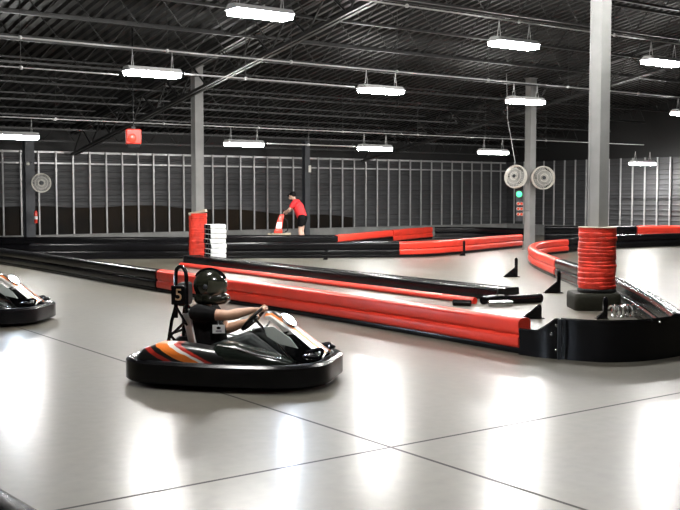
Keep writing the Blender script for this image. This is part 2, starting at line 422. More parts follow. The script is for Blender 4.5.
def wrap(name, p, r, z0, z1, label, square=False, rot=0):
    mb = MB(); rings = []; z = z0; k = 0; seg = 40
    while z < z1 - .001:
        rr = r * (1 + random.uniform(-.012, .012)); h = random.uniform(.05, .085); ox, oy = random.uniform(-.006, .006), random.uniform(-.006, .006)
        h = min(h, z1 - z)
        for dz, f in ((0, .985), (h*.15, 1.), (h*.85, 1.005), (h*.99, .985)):
            ring = []
            for j in range(seg):
                a = 2*PI*j/seg; q = 1.0
                if square: q = 1.0 / (abs(math.cos(a - rot))**5 + abs(math.sin(a - rot))**5)**.2
                else: q = 1 + .012*math.sin(5*a + k)
                zz = z + dz + (.012*math.sin(a + k*1.3) if z > z0 and z + h < z1 else 0)
                ring.append((rr*f*q*math.cos(a)+ox, rr*f*q*math.sin(a)+oy, zz - z0))
            rings.append(ring)
        z += h; k += 1
    # top annulus: collapse towards the shaft
    rings.append([(x*.62, y*.62, z1 - z0) for x, y, _ in rings[-1]])
    mb.loft(rings)
    e = empty(name, (p.x, p.y, z0), label=label, cat='padding')
    mb.build('wrap', M['red_wrap'], e, ang=30)
    return e
w1 = wrap('column_padding', cR, .305, .345, 1.335, 'fat roll of red wrap around the foreground column')
mb = MB(); mb.lathe([(.20, .975), (.30, .987), (.312, .995), (.306, 1.005), (.2, 1.005)], 30); mb.build('top_rim', M['beige'], w1)
w2 = wrap('column_padding', cL, .235, .02, 1.33, 'red wrap on column beside the white stack, far left', True, math.radians(-36+20))
mb = MB(); mb.box((0, 0, 1.335), (.48, .42, .085), Euler((0, math.radians(-12), math.radians(-36))).to_matrix()); mb.build('torn_edge', M['beige'], w2, bevel=.015)
e = empty('floor_block', (cR.x - RT.x*.05, cR.y - RT.y*.05, 0), math.radians(-36), 'dark olive padded base block under the red column wrap', 'base')
mb = MB(); pr = rrect(.76, .76, .12, 6)
mb.loft([[(x*k, y*k, z) for x, y in pr] for z, k in ((.0, .97), (.03, 1.), (.20, 1.), (.255, .985), (.275, .94), (.275, .4))]); mb.build('block', M['olive'], e)
mb = MB(); pr = [(x+.05, y) for x, y in rrect(.58, .58, .24, 6)]; mb.loft([[(x*k, y*k, z) for x, y in pr] for z, k in ((.276, 1.), (.29, 1.04), (.325, 1.04), (.343, .98))]); mb.build('ring', M['black_rubber'], e)
def dark_col(px, Y, w, label, z1):
    p = D(px, Y); return column(p.x, p.y, w, M['dark_steel'], label, z1), p
_, pc1 = dark_col(29.5, 33.4, .3, 'dark steel column against back wall beside round wall fan', 3.9)
_, pc2 = dark_col(306, 39.3, .22, 'dark bluish steel column behind the person in red shirt', 3.9)

# ------------------------------------------------------------------ barriers
UP = [(x, z) for x, z in rrect(.21, .245, .07, 5, (0, .3725))]
LO = [(x, z) for x, z in rrect(.22, .20, .065, 5, (0, .165))]
BS = [(x, z) for x, z in rrect(.18, .09, .01, 2, (0, .045))]
def barrier(pts, m, label, off=.12, group=None, hs=1.0, joint=True, n=5, lower=None):
    P = smooth_path(pts, n)
    c = Vector((P[0].x, P[0].y, 0)); N = len(P); Q = []
    for i in range(N):
        t = P[min(i+1, N-1)] - P[max(i-1, 0)]; t.z = 0; t.normalize(); nr = Vector((-t.y, t.x, 0))
        Q.append(P[i] + nr*off - c)
    e = empty('track_barrier', c, label=label, cat='barrier', group=group)
    for nm, pr, mm in (('upper_rail', UP, m), ('lower_rail', LO, lower or m), ('base_strip', BS, M['black'])):
        mb = MB(); mb.sweep([(a, z*hs) for a, z in pr], Q); mb.build(nm, mm, e, ang=50)
    if joint:   # steel straps where the rails are bolted to their posts
        acc = 0; 
        for i in range(1, N-1):
            acc += (Q[i]-Q[i-1]).length
            if acc > 2.4:
                acc = 0; t = (Q[i+1]-Q[i-1]).normalized(); ang = math.atan2(t.y, t.x); rm = Matrix.Rotation(ang, 3, 'Z')
                mb = MB(); mb.box(Q[i] + Vector((0, 0, .20*hs)), (.05, .14, .38*hs), rm); mb.build('inner_post', M['black'], e, smooth=False)
    return e
BG = 'track barriers'
barrier([G(-120, 246.5), G(-60, 255), G(0, 264.5), G(70, 276.5), G(112, 284), G(154.5, 291.3)], M['black'], 'long black barrier at left, leading into the long red barrier behind the karts', group=BG, hs=.85)
barrier([G(156, 291.6), G(215, 301.5), G(270, 310.5), G(360, 326), G(440, 340.2), G(517, 354)], M['red'], 'longest red barrier, crossing the photo behind the helmeted driver', group=BG, hs=.85)
# curved black guard at the hairpin
g = empty('hairpin_guard', G(560, 359), label='curved black sheet guard at the right end of the long red barrier', cat='barrier', group=BG)
g0 = g.location.copy()
def sheet(path, hfun, name, m, th=.03):
    P = smooth_path(path, 8); mb = MB(); rings = []; N = len(P)
    for i, p in enumerate(P):
        t = P[min(i+1, N-1)] - P[max(i-1, 0)]; t.z = 0; t.normalize(); nr = Vector((-t.y, t.x, 0)); h = hfun(i/(N-1))
        q = p - g0
        rings.append([q - nr*.0 + Vector((0, 0, .0)), q + nr*.015 + Vector((0, 0, h*.5)), q + nr*.0 + Vector((0, 0, h-.015)), q + nr*.012 + Vector((0, 0, h)), q + nr*th + Vector((0, 0, h-.012)), q + nr*(th+.01) + Vector((0, 0, h*.5)), q + nr*th])
    mb.loft(rings); return mb.build(name, m, g, ang=35)
sheet([G(560, 359), G(585, 361.5), G(610, 362.6), G(640, 361.5), G(662, 359), G(684, 355.5), G(703, 352), G(716, 347)], lambda t: .475 + .01*t, 'curved_sheet', M['black'])
sheet([G(518.5, 354.6), G(535, 357), G(548, 358.5), G(559, 359.3)], lambda t: .315 if t < .35 else .315 + .155*min(1, (t-.35)/.5), 'end_sheet', M['black'])
pj = G(559, 360.2) - g0; mb = MB(); mb.box(pj + Vector((0, 0, .24)), (.035, .02, .46), Matrix.Rotation(math.radians(-30), 3, 'Z')); mb.build('seam_strip', M['dark_steel'], g, smooth=False)
for px, z in ((556, .40), (556, .12), (551, .30), (659, .44)):
    q = G(px, 360.6 if px < 600 else 360.6) - g0
    mb = MB(); mb.ell(q + Vector((0, 0, z)), (.016, .016, .016), seg=10, rin=6); mb.build('bolt', M['chrome'], g)
# hairpin nose on the right
barrier([G(668, 348.5), G(656, 337), G(639, 322.5), G(616, 307), G(597, 297.5), G(576, 287.5), G(553.5, 278.4)], M['black'], 'black curving barrier behind the red padded foreground column', off=-.13, group=BG, hs=.88)
barrier([G(552.5, 278), G(540, 272), G(531, 267), G(527, 262.5), G(530.5, 258), G(539, 255.3), G(551, 253.8), G(562, 252.8)], M['red'], 'red U-shaped barrier nose left of the red padded foreground column', off=-.13, group=BG, joint=False, hs=.88)
barrier([G(563.5, 252.7), G(590, 250.5), G(616, 248.6), G(650, 247), G(690, 245.6), G(730, 244.5)], M['black'], 'long black barrier right of padded column, edging the bright floor', off=.12, group=BG, hs=.92)
barrier([G(545, 241.6), G(590, 241.6), G(636.5, 241.6)], M['black'], 'black barrier near side wall, behind the two fans column', off=.1, group=BG, hs=1.25)
barrier([G(637.5, 241.6), G(690, 241.6), G(740, 241.6)], M['red'], 'red topped barrier at far right below the side wall studs', off=.1, group=BG, hs=1.25)
# middle distance
barrier([G(-40, 252.6), G(60, 252.6), G(196, 252.6)], M['black'], 'black barrier at left just in front of the grey wall curb', group=BG)
barrier([G(30, 259.6), G(110, 259.2), G(190, 258.8)], M['black'], 'black two-rail barrier left of the wrapped column, nearer row', group=BG, hs=.93)
barrier([G(191, 258.8), G(260, 258.4), G(326, 257.9), G(399.5, 257.4)], M['black'], 'black two-rail barrier right of the white stack, ahead of person', group=BG, hs=.93)
barrier([G(400, 257.4), G(428, 256.6), G(455, 254.6), G(485, 251.4), G(523, 247.6)], M['red'], 'red two-rail barrier bending away towards the column with fans', group=BG, hs=.93)
barrier([G(200, 250), G(270, 250), G(338, 250)], M['black'], 'black barrier directly in front of the person in red shirt', group=BG)
barrier([G(339, 250), G(362, 247.3), G(393.5, 243.2)], M['red'], lower=M['black'], label='thin red topped barrier slanting away right of the person in red', group=BG)
barrier([G(394.3, 243.1), G(412, 241), G(433, 238.9)], M['red'], 'short red barrier farthest back at centre, near the back wall', group=BG)
barrier([G(434.5, 238.9), G(480, 239.3), G(524, 241)], M['black'], 'far black barrier along back wall left of fans column', group=BG)
# near left corner
q = XY(-1.75, 4.85); q2 = XY(-.95, 3.9)
dirv = (XY(-1.4, 4.64) - XY(-1.66, 4.95)).normalized()
p0 = XY(-1.69, 4.93)
barrier([p0 - dirv*2.2, p0, p0 + dirv*2.0], M['black'], 'black barrier corner in the bottom left of the photo', off=-.115, group=BG)

# infield: long bar, red tube, loose tubes, stanchions
a, b = G(184, 264.2), G(497, 301.5)
def bar(a, b, w, h, label):
    L = (b-a).length; ang = math.atan2(b.y-a.y, b.x-a.x)
    e = empty('barrier_beam', a, ang, label, 'beam')
    mb = MB(); pr = rrect(w, h, .03, 3, (w/2, h/2)); mb.loft([[(x, y, z) for y, z in pr] for x in (0, L)]); mb.build('beam', M['black'], e, ang=50)
    for x, s in ((-.02, 1), (L+.02, 1)):
        mb = MB(); pr = rrect(w*1.04, h*1.06, .04, 3, (w/2, h*.53)); mb.loft([[(x+d, y, z) for y, z in pr] for d in (-.02, .02)]); mb.build('end_cap', M['black_rubber'], e)
    for y in (.10, w-.08):
        mb = MB(); mb.box((L/2, y, h+.004), (L*.99, .03, .012)); mb.build('edge_strip', M['black_rubber'], e, smooth=False)
    return e
bar(a, b, .5, .22, 'long low black beam lying on the floor behind the red barrier')
def loose_tube(pa, pb, r, m, label, name='loose_tube', hollow=True):
    pa, pb = Vector(pa), Vector(pb); L = (pb-pa).length; d = (pb-pa)
    e = empty(name, (pa.x, pa.y, r), math.atan2(d.y, d.x), label, 'tube')
    mb = MB(); seg = 16; rings = []
    for x, rr in ((0, r*.8), (0, r), (L, r), (L, r*.8), (.0, r*.8)):
        rings.append([(x, rr*math.cos(2*PI*k/seg), rr*math.sin(2*PI*k/seg)) for k in range(seg)])
    mb.loft(rings, caps=False); mb.build('tube', m, e, ang=50)
    for x in (0.03, L-.03):
        mb = MB(); mb.tube([(x-.02, 0, 0), (x+.02, 0, 0)], r*1.06, 16); mb.build('collar', m, e, ang=50)
    return e
loose_tube(G(475, 304), G(181, 266.6), .055, M['red'], 'long thin red tube on floor along the black beam')
loose_tube(G(502, 301.5), G(483, 304.5), .07, M['black'], 'short black tube lying beyond the open red tube end')
loose_tube(G(509, 304), G(541, 302.5), .075, M['black'], 'black tube on floor, rightmost of the loose pieces before the padded column')
loose_tube(G(453, 305.5), G(471, 306.2), .05, M['black'], 'small black tube on floor just before the red tube end')
loose_tube(G(489, 306.5), G(512, 306.2), .05, M['chrome'], 'short bright metal tube among the loose black tubes')
def stanchion(px, py, h, label, s=1.):
    p = G(px, py); e = empty('barrier_bracket', p, math.radians(-36), label, 'bracket')
    mb = MB(); mb.box((0, 0, h/2), (.07, .06, h)); mb.ell((0, 0, h), (.036, .032, .04), seg=10, rin=6); mb.build('post', M['black'], e, bevel=.006)
    mb = MB(); mb.loft([[(-.26*s, y, 0), (-.26*s, y, .03), (-.03, y, .22*s), (-.03, y, 0)] for y in (-.025, .025)]); mb.build('gusset', M['black'], e, smooth=False)
    mb = MB(); mb.box((-.1*s, 0, .006), (.36*s, .16, .012)); mb.build('foot_plate', M['black'], e, smooth=False)
    return e
stanchion(516, 277, .40, 'black bracket post standing alone left of the red barrier nose')
stanchion(558.5, 293, .40, 'black bracket post standing left of the red padded column')
stanchion(605, 319, .30, 'black bracket post behind curved black guard, below padded column', .5)
stanchion(326.5, 259.6, .44, 'black bracket post in front of the black two-rail barrier', .35)
stanchion(464, 255.6, .42, 'black bracket post in front of the red two-rail barrier', .5)
stanchion(539, 318.5, .18, 'small black bracket on floor by end of long red barrier', .9)
# made-up coil imitating bright light gaps behind the guard
a = G(611, 318); b = G(641, 317); d = b-a; L = d.length
e = empty('light_gap_coil', (a.x, a.y, 0), math.atan2(d.y, d.x), 'bright coil imitating light gaps behind the curved black guard', 'spring')
mb = MB(); mb.tube([(L*k/112, .085*math.cos(2*PI*k/16+.4), .10 + .085*math.sin(2*PI*k/16+.4)) for k in range(113)], .016, 6); mb.build('coil', M['chrome'], e)
# stack of white blocks beside the wrapped column
ps = D(215.2, 27.6); n = 8; bh = .132
for k in range(n):
    names = ['bottom block', 'second block from the bottom', 'third block from the bottom', 'fourth block from the bottom', 'fourth block from the top', 'third block from the top', 'second block from the top', 'top block']
    e = empty('white_block', (ps.x + random.uniform(-.01, .01), ps.y + random.uniform(-.01, .01), k*bh), math.radians(-36+30), 'white plastic ' + names[k] + ' of the stack by wrapped column', 'block', 'stacked white blocks')
    mb = MB(); mb.loft([[(x*kk, y*kk, z) for x, y in rrect(.46, .48, .03, 3)] for z, kk in ((.002, .93), (.02, .99), (.066, 1.), (.108, .99), (.128, .93))]); mb.build('body', M['white'], e, ang=50)
    mb = MB()
    mb.box((-.233, 0, .066), (.02, .43, .112))
    mb.build('end_face', M['black'], e, bevel=.01)
    for y in (-.11, .11):
        mb = MB(); mb.tube([(-.242, y, .066), (-.251, y, .066)], .038, 12); mb.build('hollow_plug', M['dark_steel'], e)

# ------------------------------------------------------------------ fans
def fan(loc, rz, tilt, label, r=.36):
    e = empty('wall_fan', loc, rz, label, 'fan', 'round cage fans')
    R = Euler((math.radians(tilt), 0, 0)).to_matrix()       # fan looks along -y
    def T(p): return R @ Vector(p)
    mb = MB()
    for rr, y, w in ((r, -.09, .016), (r, .06, .016), (r*1.01, -.015, .02), (r*.66, -.13, .007), (r*.35, -.14, .008), (r*.66, .11, .007)):
        mb.tube([T((rr*math.cos(2*PI*k/36), y, rr*math.sin(2*PI*k/36))) for k in range(36)], w, 6, closed=True)
    for k in range(32):
        a = 2*PI*k/32; c, s = math.cos(a), math.sin(a)
        mb.tube([T((.06*c, -.14, .06*s)), T((r*.66*c, -.13, r*.66*s)), T((r*c, -.09, r*s)), T((r*c, .06, r*s)), T((r*.66*c, .11, r*.66*s)), T((.09*c, .13, .09*s))], .0045, 4)
    mb.build('cage', M['cream'], e)
    for k in range(3):
        mb = MB(); a = 2*PI*k/3; rg = []
        for q in range(6):
            rr = .05 + (r*.88-.05)*q/5; w = .08 + .11*math.sin(PI*(.25 + .6*q/5)); ring = []
            for dx, dy in ((-1, -.35), (0, -.05), (1, .35), (0, .02)):
                ring.append(T((rr*math.cos(a) - dx*w*math.sin(a), dy*.07 - .02, rr*math.sin(a) + dx*w*math.cos(a))))
            rg.append(ring)
        mb.loft(rg); mb.build('blade', M['steel'], e, ang=60)
    mb = MB(); mb.tube([T((0, -.16, 0)), T((0, -.13, 0)), T((0, .10, 0)), T((0, .24, 0)), T((0, .26, 0))], [.05, .075, .085, .085, .05], 16); mb.build('motor', M['dark_steel'], e)
    mb = MB(); mb.tube([T((0, .22, 0)), T((0, .34, -.05)), (0, .42, -.12)], .022, 8); mb.build('bracket', M['dark_steel'], e)
    return e
zf = 1.9 + (193-178)/F_PX*34
pf = D(542.3, 33.75, zf); fan(pf, math.radians(-36+8), 0, 'round white cage fan right of its column, facing the track', .37)
pf2 = D(515.5, 33.6, zf+.03); fan(pf2, math.radians(-36-38), -12, 'round white cage fan left of its column, turned aside above signal', .37)
mb = MB(); mb.box((cM.x, cM.y, zf-.1), (1.0, .04, .05), Matrix.Rotation(math.radians(-36), 3, 'Z'))
o = mb.build('fan_crossbar', M['steel'], smooth=False); tag(o, 'short grey crossbar holding both fans on the column', 'bracket')
pf3 = D(42, 32.6, 1.9 + (193-183)/F_PX*32.6); fan(pf3, math.radians(-36+20), 0, 'round cage fan on the back wall at far left', .29)
# start signal under the left fan
p = D(519.3, 33.6); e = empty('start_signal', (p.x, p.y, 1.0), math.radians(-36), 'start signal with green lamp above red lamps, left of fans column', 'signal')
mb = MB(); mb.box((0, .05, .48), (.20, .10, 1.02)); mb.build('backboard', M['dark_steel'], e, bevel=.01)
def lamp(x, z, r, m, nm, col):
    R = Euler((math.radians(90), 0, 0)).to_matrix()
    mb = MB(); mb.lathe([(r*1.25, -.02), (r*1.25, .06), (r*1.12, .06), (r*1.1, -.01)], 16, (x, -.02, z), R); mb.build('lamp_hood', M['dark_steel'] if col else M['cream'], e)
    mb = MB(); mb.ell((x, -.03, z), (r, r*.6, r), seg=14, rin=8); mb.build(nm, m, e)
lamp(-.02, .86, .10, M['green'], 'green_lamp', 1)
for z in (.55, .38, .20): lamp(-.045, z, .045, M['redlens'], 'red_lamp', 0); lamp(.06, z, .045, M['redlens'], 'red_lamp', 0)
mb = MB(); mb.tube([(.0, .08, .3), (.32, .12, .3)], .02, 6); mb.build('bracket_arm', M['steel'], e)
# hanging cable near fans
mb = MB(); mb.tube([D(505, 33.4, zr(D(505,33.4).y)-.08), D(506.5, 33.4, 1.9 + 74/F_PX*33.4), D(510, 33.4, 1.9+55/F_PX*33.4), D(514.5, 33.4, 1.9 + 30/F_PX*33.4)], .012, 6); tag(mb.build('power_cable', M['pipe']), 'thin cable hanging down to the left white fan', 'cable')
# red hanging box
p = D(134.5, 24.5, 1.9 + (193-145)/F_PX*24.5)
e = empty('signal_box', p, math.radians(-36+15), 'red box hanging below roof, left of the wrapped column', 'box')
mb = MB(); mb.box((0, 0, .19), (.36, .26, .36)); mb.build('box', M['red'], e, bevel=.025)
mb = MB(); mb.box((0, 0, -.03), (.30, .2, .1)); mb.build('black_base', M['black'], e, bevel=.01)
mb = MB(); mb.lathe([(.10, 0), (.105, .04), (.07, .06)], 16, (-.04, -.13, .15), Euler((math.radians(90), 0, 0)).to_matrix()); mb.build('round_lens', M['redlens'], e)
mb = MB(); mb.box((0, 0, .40), (.10, .08, .07)); mb.tube([(0, 0, .42), (0, 0, zr(p.y) - p.z - .1)], .014, 6); mb.build('hanger', M['black'], e)
# fire extinguisher and bulb at the dark column on the left
p = D(36, 33.1)
e = empty('fire_extinguisher', (p.x, p.y, .92), math.radians(-36), 'small red fire extinguisher below the fan at far left', 'extinguisher'); e.scale = (.75, .75, .8)
mb = MB(); mb.lathe([(.06, 0), (.075, .02), (.075, .42), (.05, .48), (.02, .5)], 16); mb.build('cylinder', M['red'], e)
mb = MB(); mb.lathe([(.078, .16), (.078, .28)], 16); mb.build('label_band', M['white'], e)
mb = MB(); mb.box((0, 0, .53), (.05, .05, .06)); mb.tube([(.02, 0, .54), (.09, 0, .5), (.085, 0, .25)], .012, 6); mb.build('valve', M['black'], e)
mb = MB(); mb.tube([(0, .03, .3), (-.06, .30, .3), (-.14, .34, .3)], .015, 6); mb.build('wall_hook', M['dark_steel'], e)
p = D(29, 33.0, 1.9 + 29/F_PX*33.0)
e = empty('bulkhead_lamp', p, math.radians(-36), 'tiny round white lamp high on the dark column at far left', 'lamp')
mb = MB(); mb.ell((0, 0, 0), (.06, .06, .06)); mb.build('globe', M['cream'], e); mb = MB(); mb.tube([(0, 0, .03), (.02, .35, .04)], .02, 6); mb.build('stem', M['dark_steel'], e)
# small white box and bracket high on the dark column behind the person
p = D(310, 38.9, 1.9 + 24/F_PX*38.9)
e = empty('junction_box', p, math.radians(-36), 'small white box high on dark column above the person', 'box')
mb = MB(); mb.box((0, 0, 0), (.10, .08, .26)); mb.build('box', M['cream'], e, bevel=.01); mb = MB(); mb.box((-.08, .06, -.05), (.2, .03, .03)); mb.build('mount', M['dark_steel'], e)

# ------------------------------------------------------------------ go-kart  (local: +x forward, +y left, z up)
def text_mesh(txt, size, m, name, parent, matrix, ext=.002):
    cu = bpy.data.curves.new(name, 'FONT'); cu.body = txt; cu.size = size; cu.extrude = ext; cu.align_x = 'CENTER'; cu.align_y = 'CENTER'
    t = bpy.data.objects.new(name, cu); C.objects.link(t); bpy.context.view_layer.update()
    me = bpy.data.meshes.new_from_object(t.evaluated_get(bpy.context.evaluated_depsgraph_get()))
    bpy.data.objects.remove(t); bpy.data.curves.remove(cu)
    me.transform(matrix); me.materials.clear(); me.materials.append(m)
    o = bpy.data.objects.new(name, me); C.objects.link(o); o.parent = parent; return o
def bow(p): return Vector((p.x, p.y*(1.06 - .16*(p.x/1.0)**2 - (.05 if p.x < -.6 else 0)*0), 0))
def outline(L0, L1, W, rf, rr, n=7):
    out = []
    for cx, cy, a0, r in ((L1-rf, W-rf, 0, rf), (-L0+rr, W-rr, 90, rr), (-L0+rr, -W+rr, 180, rr), (L1-rf, -W+rf, 270, rf)):
        for k in range(n+1):
            a = math.radians(a0 + 90*k/n); out.append(Vector((cx + r*math.cos(a), cy + r*math.sin(a), 0)))
    return out
def densify(P, d=.08):
    out = []
    for i in range(len(P)):
        a, b = P[i], P[(i+1) % len(P)]; k = max(1, int((b-a).length/d))
        for j in range(k): out.append(a.lerp(b, j/k))
    return out
WC = Vector((.19, 0, .625)); WT = math.radians(-44)     # steering wheel centre and tilt
def wheel_pt(a, r=.16, off=0):                          # point on the rim, a=0 to the right (-y), 90 up
    up = Vector((math.sin(math.radians(44)), 0, math.cos(math.radians(44)))); sd = Vector((0, -1, 0)); nr = up.cross(sd)
    return WC + sd*(r*math.cos(math.radians(a))) + up*(r*math.sin(math.radians(a))) + nr*off
def make_kart(label):
    k = empty('go_kart', (0, 0, 0), 0, label, 'go-kart', 'racing karts')
    ol = outline(1.0, 1.0, .68, .40, .34)
    mb = MB(); prof = [(-.030, .045), (-.062, .085), (-.078, .14), (-.062, .155), (-.062, .165), (-.08, .18), (-.074, .225), (-.045, .255), (.02, .262), (.05, .24), (.05, .06), (.02, .04)]
    ringpath = [bow(p) for p in densify(ol)];
    mb.sweep([(-a, z) for a, z in prof], ringpath, closed=True); mb.build('bumper', M['black'], k, ang=35)
    # thin bead imitating the highlight along the bumper top
    mb = MB(); mb.sweep([(-x, z) for x, z in rrect(.02, .012, .005, 2, (-.052, .254))], ringpath, closed=True); mb.build('bumper_highlight', M['dark_steel'], k)
    mb = MB(); pin = [bow(p) for p in densify(outline(.93, .93, .60, .34, .28))]; mb.loft([[(p.x, p.y, z) for p in pin] for z in (.045, .06)]); mb.build('floor_tray', M['black_rubber'], k, smooth=False)
    for s in (-1, 1):
        # chassis tubes
        mb = MB(); mb.tube(smooth_path([(-.85, s*.28, .12), (-.3, s*.30, .12), (.3, s*.25, .12), (.85, s*.18, .14)]), .016, 8); mb.build('chassis_tube', M['chrome'], k)
        def ringat(x, yc, hw, z0, z1):
            return [(x, s*yc + yy*s, (z0+z1)/2 + zz) for yy, zz in rrect(2*hw, z1-z0, min(hw, (z1-z0)/2)*.75, 4)]
        secs = [(-.86, .44, .10, .20, .30), (-.78, .45, .15, .16, .37), (-.62, .46, .17, .14, .425), (-.40, .47, .17, .14, .43), (-.18, .48, .16, .14, .405), (.0, .48, .155, .14, .38), (.08, .48, .145, .16, .37)]
        mb = MB(); mb.loft([ringat(*q) for q in secs]); mb.build('rear_side_pod', M['pod'], k, ang=60)
        secs = [(-.06, .47, .12, .16, .40), (.02, .47, .15, .14, .455), (.18, .47, .155, .14, .44), (.40, .46, .15, .14, .38), (.60, .44, .13, .14, .32), (.72, .42, .09, .18, .27)]
        mb = MB(); mb.loft([ringat(*q) for q in secs]); mb.build('front_side_pod', M['podg'], k, ang=60)
        # pale strip imitating a highlight along the pod shoulder
        mb = MB(); mb.tube(smooth_path([(.0, s*.575, .43), (.2, s*.60, .405), (.42, s*.585, .35), (.62, s*.54, .31)]), .008, 6); mb.build('pod_highlight', M['chrome'], k)
        # wheels
        for x, r, w in ((-.62, .135, .19), (.62, .125, .13)):
            R = Euler((math.radians(90), 0, 0)).to_matrix(); y = s*(.42 if x < 0 else .44)
            mb = MB(); mb.lathe([(r*.55, -w/2), (r*.9, -w/2), (r, -w/2+.025), (r, w/2-.025), (r*.9, w/2), (r*.55, w/2)], 28, (x, y, r), R); t = mb.build('tyre', M['black_rubber'], k)
            mb = MB(); mb.lathe([(r*.2, -w*.4), (r*.54, -w*.42), (r*.56, 0), (r*.54, w*.42), (r*.2, w*.4)], 20, (x, y, r), R); mb.build('rim', M['chrome'], t)
        # pedals
        mb = MB(); mb.tube([(.74, s*.13, .07), (.72, s*.13, .24)], .010, 6); mb.box((.715, s*.13, .23), (.02, .08, .09)); mb.build('pedal', M['chrome'], k)
        # tubes from the front bumper up to the nose
        mb = MB(); mb.tube(smooth_path([(.90, s*.16, .22), (.945, s*.16, .33), (.92, s*.20, .36), (.80, s*.22, .33)]), .02, 8); mb.build('nose_bracket', M['black'], k)
    # engine, axle
    mb = MB(); mb.box((-.56, .26, .27), (.26, .20, .24)); 
    for q in range(6): mb.box((-.56, .26, .40 + q*.016), (.18, .16, .007))
    mb.build('engine', M['dark_steel'], k, bevel=.008)
    mb = MB(); mb.box((-.56, -.27, .25), (.26, .16, .20)); mb.build('fuel_tank', M['black'], k, bevel=.03)
    mb = MB(); mb.tube([(-.62, -.4, .135), (-.62, .4, .135)], .02, 10); mb.build('rear_axle', M['chrome'], k)
    mb = MB(); mb.tube([(.62, -.4, .125), (.62, .4, .125)], .014, 8); mb.build('front_axle', M['chrome'], k)
    # seat shell
    mb = MB(); rings = []
    prof = [(.02, .115), (-.12, .09), (-.26, .09), (-.38, .13), (-.45, .24), (-.49, .40), (-.53, .56), (-.555, .66)]
    wid = [.17, .20, .21, .22, .22, .215, .19, .15]
    for (x, z), w in zip(prof, wid):
        ring = []
        for q in range(9):
            t = -1 + q/4; rise = .13*abs(t)**3
            nx, nz = (.0, 1.) if z < .12 else ((.75, .66) if z < .2 else (.97, .2))
            ring.append((x + nx*rise, t*w, z + nz*rise))
        back = [(x - .012 - nx*0 + nx*.13*abs(t)**3, t*(w+.012), z - .012*nz + nz*.13*abs(t)**3) for t in [1 - q/4 for q in range(9)]]
        rings.append(ring + back)
    mb.loft(rings); mb.build('seat', M['seat'], k, ang=50)
    # headrest, roll hoop and rear frame
    hoop = [(-.60, -.10, .60), (-.60, -.10, .98), (-.60, -.095, 1.06), (-.60, -.07, 1.115), (-.60, 0, 1.14), (-.60, .07, 1.115), (-.60, .095, 1.06), (-.60, .10, .98), (-.60, .10, .60)]
    rot = Matrix.Rotation(math.radians(55), 3, 'Z'); ce = Vector((-.60, 0, 0))
    hoop = [ce + rot @ (Vector(p) - ce) for p in hoop]
    mb = MB(); mb.tube(smooth_path(hoop, 4), .021, 10); mb.build('roll_hoop', M['black'], k)
    mb = MB(); mb.loft([[(x, y, z) for y, z in rrect(.27, .24, .05, 4, (0, .86))] for x in (-.60, -.52)])
    hr = mb.build('headrest', M['black_rubber'], k, bevel=.02, ang=60)
    hr.data.transform(Matrix.Translation(ce) @ rot.to_4x4().inverted() @ Matrix.Translation(-ce)) if False else None
    # number plate on the headrest side, turned to the kart's right
    mb = MB(); mb.box((-.565, -.155, .86), (.16, .03, .20)); hp = mb.build('side_plate', M['black'], k, bevel=.012)
    text_mesh('5', .17, M['tan'], 'plate_number', hp, Matrix.Translation((-.56, -.172, .86)) @ Euler((math.radians(90), 0, 0)).to_matrix().to_4x4())
    for s in (-1, 1):
        mb = MB(); mb.tube([(-.60, s*.12, .78), (-.64, s*.16, .60), (-.66, s*.20, .40), (-.70, s*.24, .14)], .019, 8); mb.build('rear_strut', M['black'], k)
        mb = MB(); mb.tube([(-.60, s*.14, .74), (-.46, s*.20, .56)], .014, 8); mb.tube([(-.655, s*.19, .46), (-.48, s*.22, .30)], .014, 8); mb.tube([(-.655, s*.18, .44), (-.47, s*.21, .60)], .014, 8); mb.build('seat_stay', M['black'], k)
    mb = MB(); mb.tube([(-.655, -.19, .46), (-.655, .19, .46)], .014, 8); mb.build('cross_tube', M['black'], k)
    # steering
    mb = MB(); mb.tube([wheel_pt(a) for a in range(0, 360, 12)], .0165, 10, closed=True); sw = mb.build('steering_wheel', M['black_rubber'], k)
    for a in (-5, 185, 270):
        mb = MB(); mb.tube([wheel_pt(a, .03), wheel_pt(a, .155)], .012, 6); mb.build('spoke', M['dark_steel'], sw)
    mb = MB(); mb.tube([wheel_pt(0, 0, .02), wheel_pt(0, 0, -.02)], .045, 14); mb.build('hub', M['black'], sw)
    mb = MB(); mb.tube([WC, Vector((.62, 0, .17))], .014, 8); mb.build('steering_column', M['chrome'], k)
    # nose fairing
    mb = MB(); secs = [(.335, .70, .10, .02), (.40, .700, .135, .03), (.52, .625, .155, .035), (.66, .535, .165, .04), (.80, .43, .175, .04), (.90, .36, .18, .04), (.965, .32, .165, .02)]
    rings = []
    for x, z, hw, th in secs:
        ring = []
        for q in range(11): t = -1 + q/5; ring.append((x, t*hw, z - .035*t*t))
        for q in range(11): t = 1 - q/5; ring.append((x - th*.5, t*hw*.97, z - th - .035*t*t))
        rings.append(ring)
    mb.loft(rings); nf = mb.build('nose_fairing', M['nose'], k, ang=50)
    for s in (-1, 1):       # dark cheeks that close the fairing down to the tray
        mb = MB(); mb.loft([[(x, s*y, z1), (x, s*(y+.02), z1), (x, s*(y+.03), z0), (x, s*(y+.01), z0)] for x, y, z0, z1 in ((.56, .13, .34, .57), (.66, .145, .24, .50), (.80, .155, .2, .395), (.92, .155, .2, .32))]); mb.build('fairing_cheek', M['black'], nf, smooth=False)
        mb = MB(); mb.ell((.875, s*.34, .31), (.09, .055, .03)); mb.build('front_pad', M['black'], k)
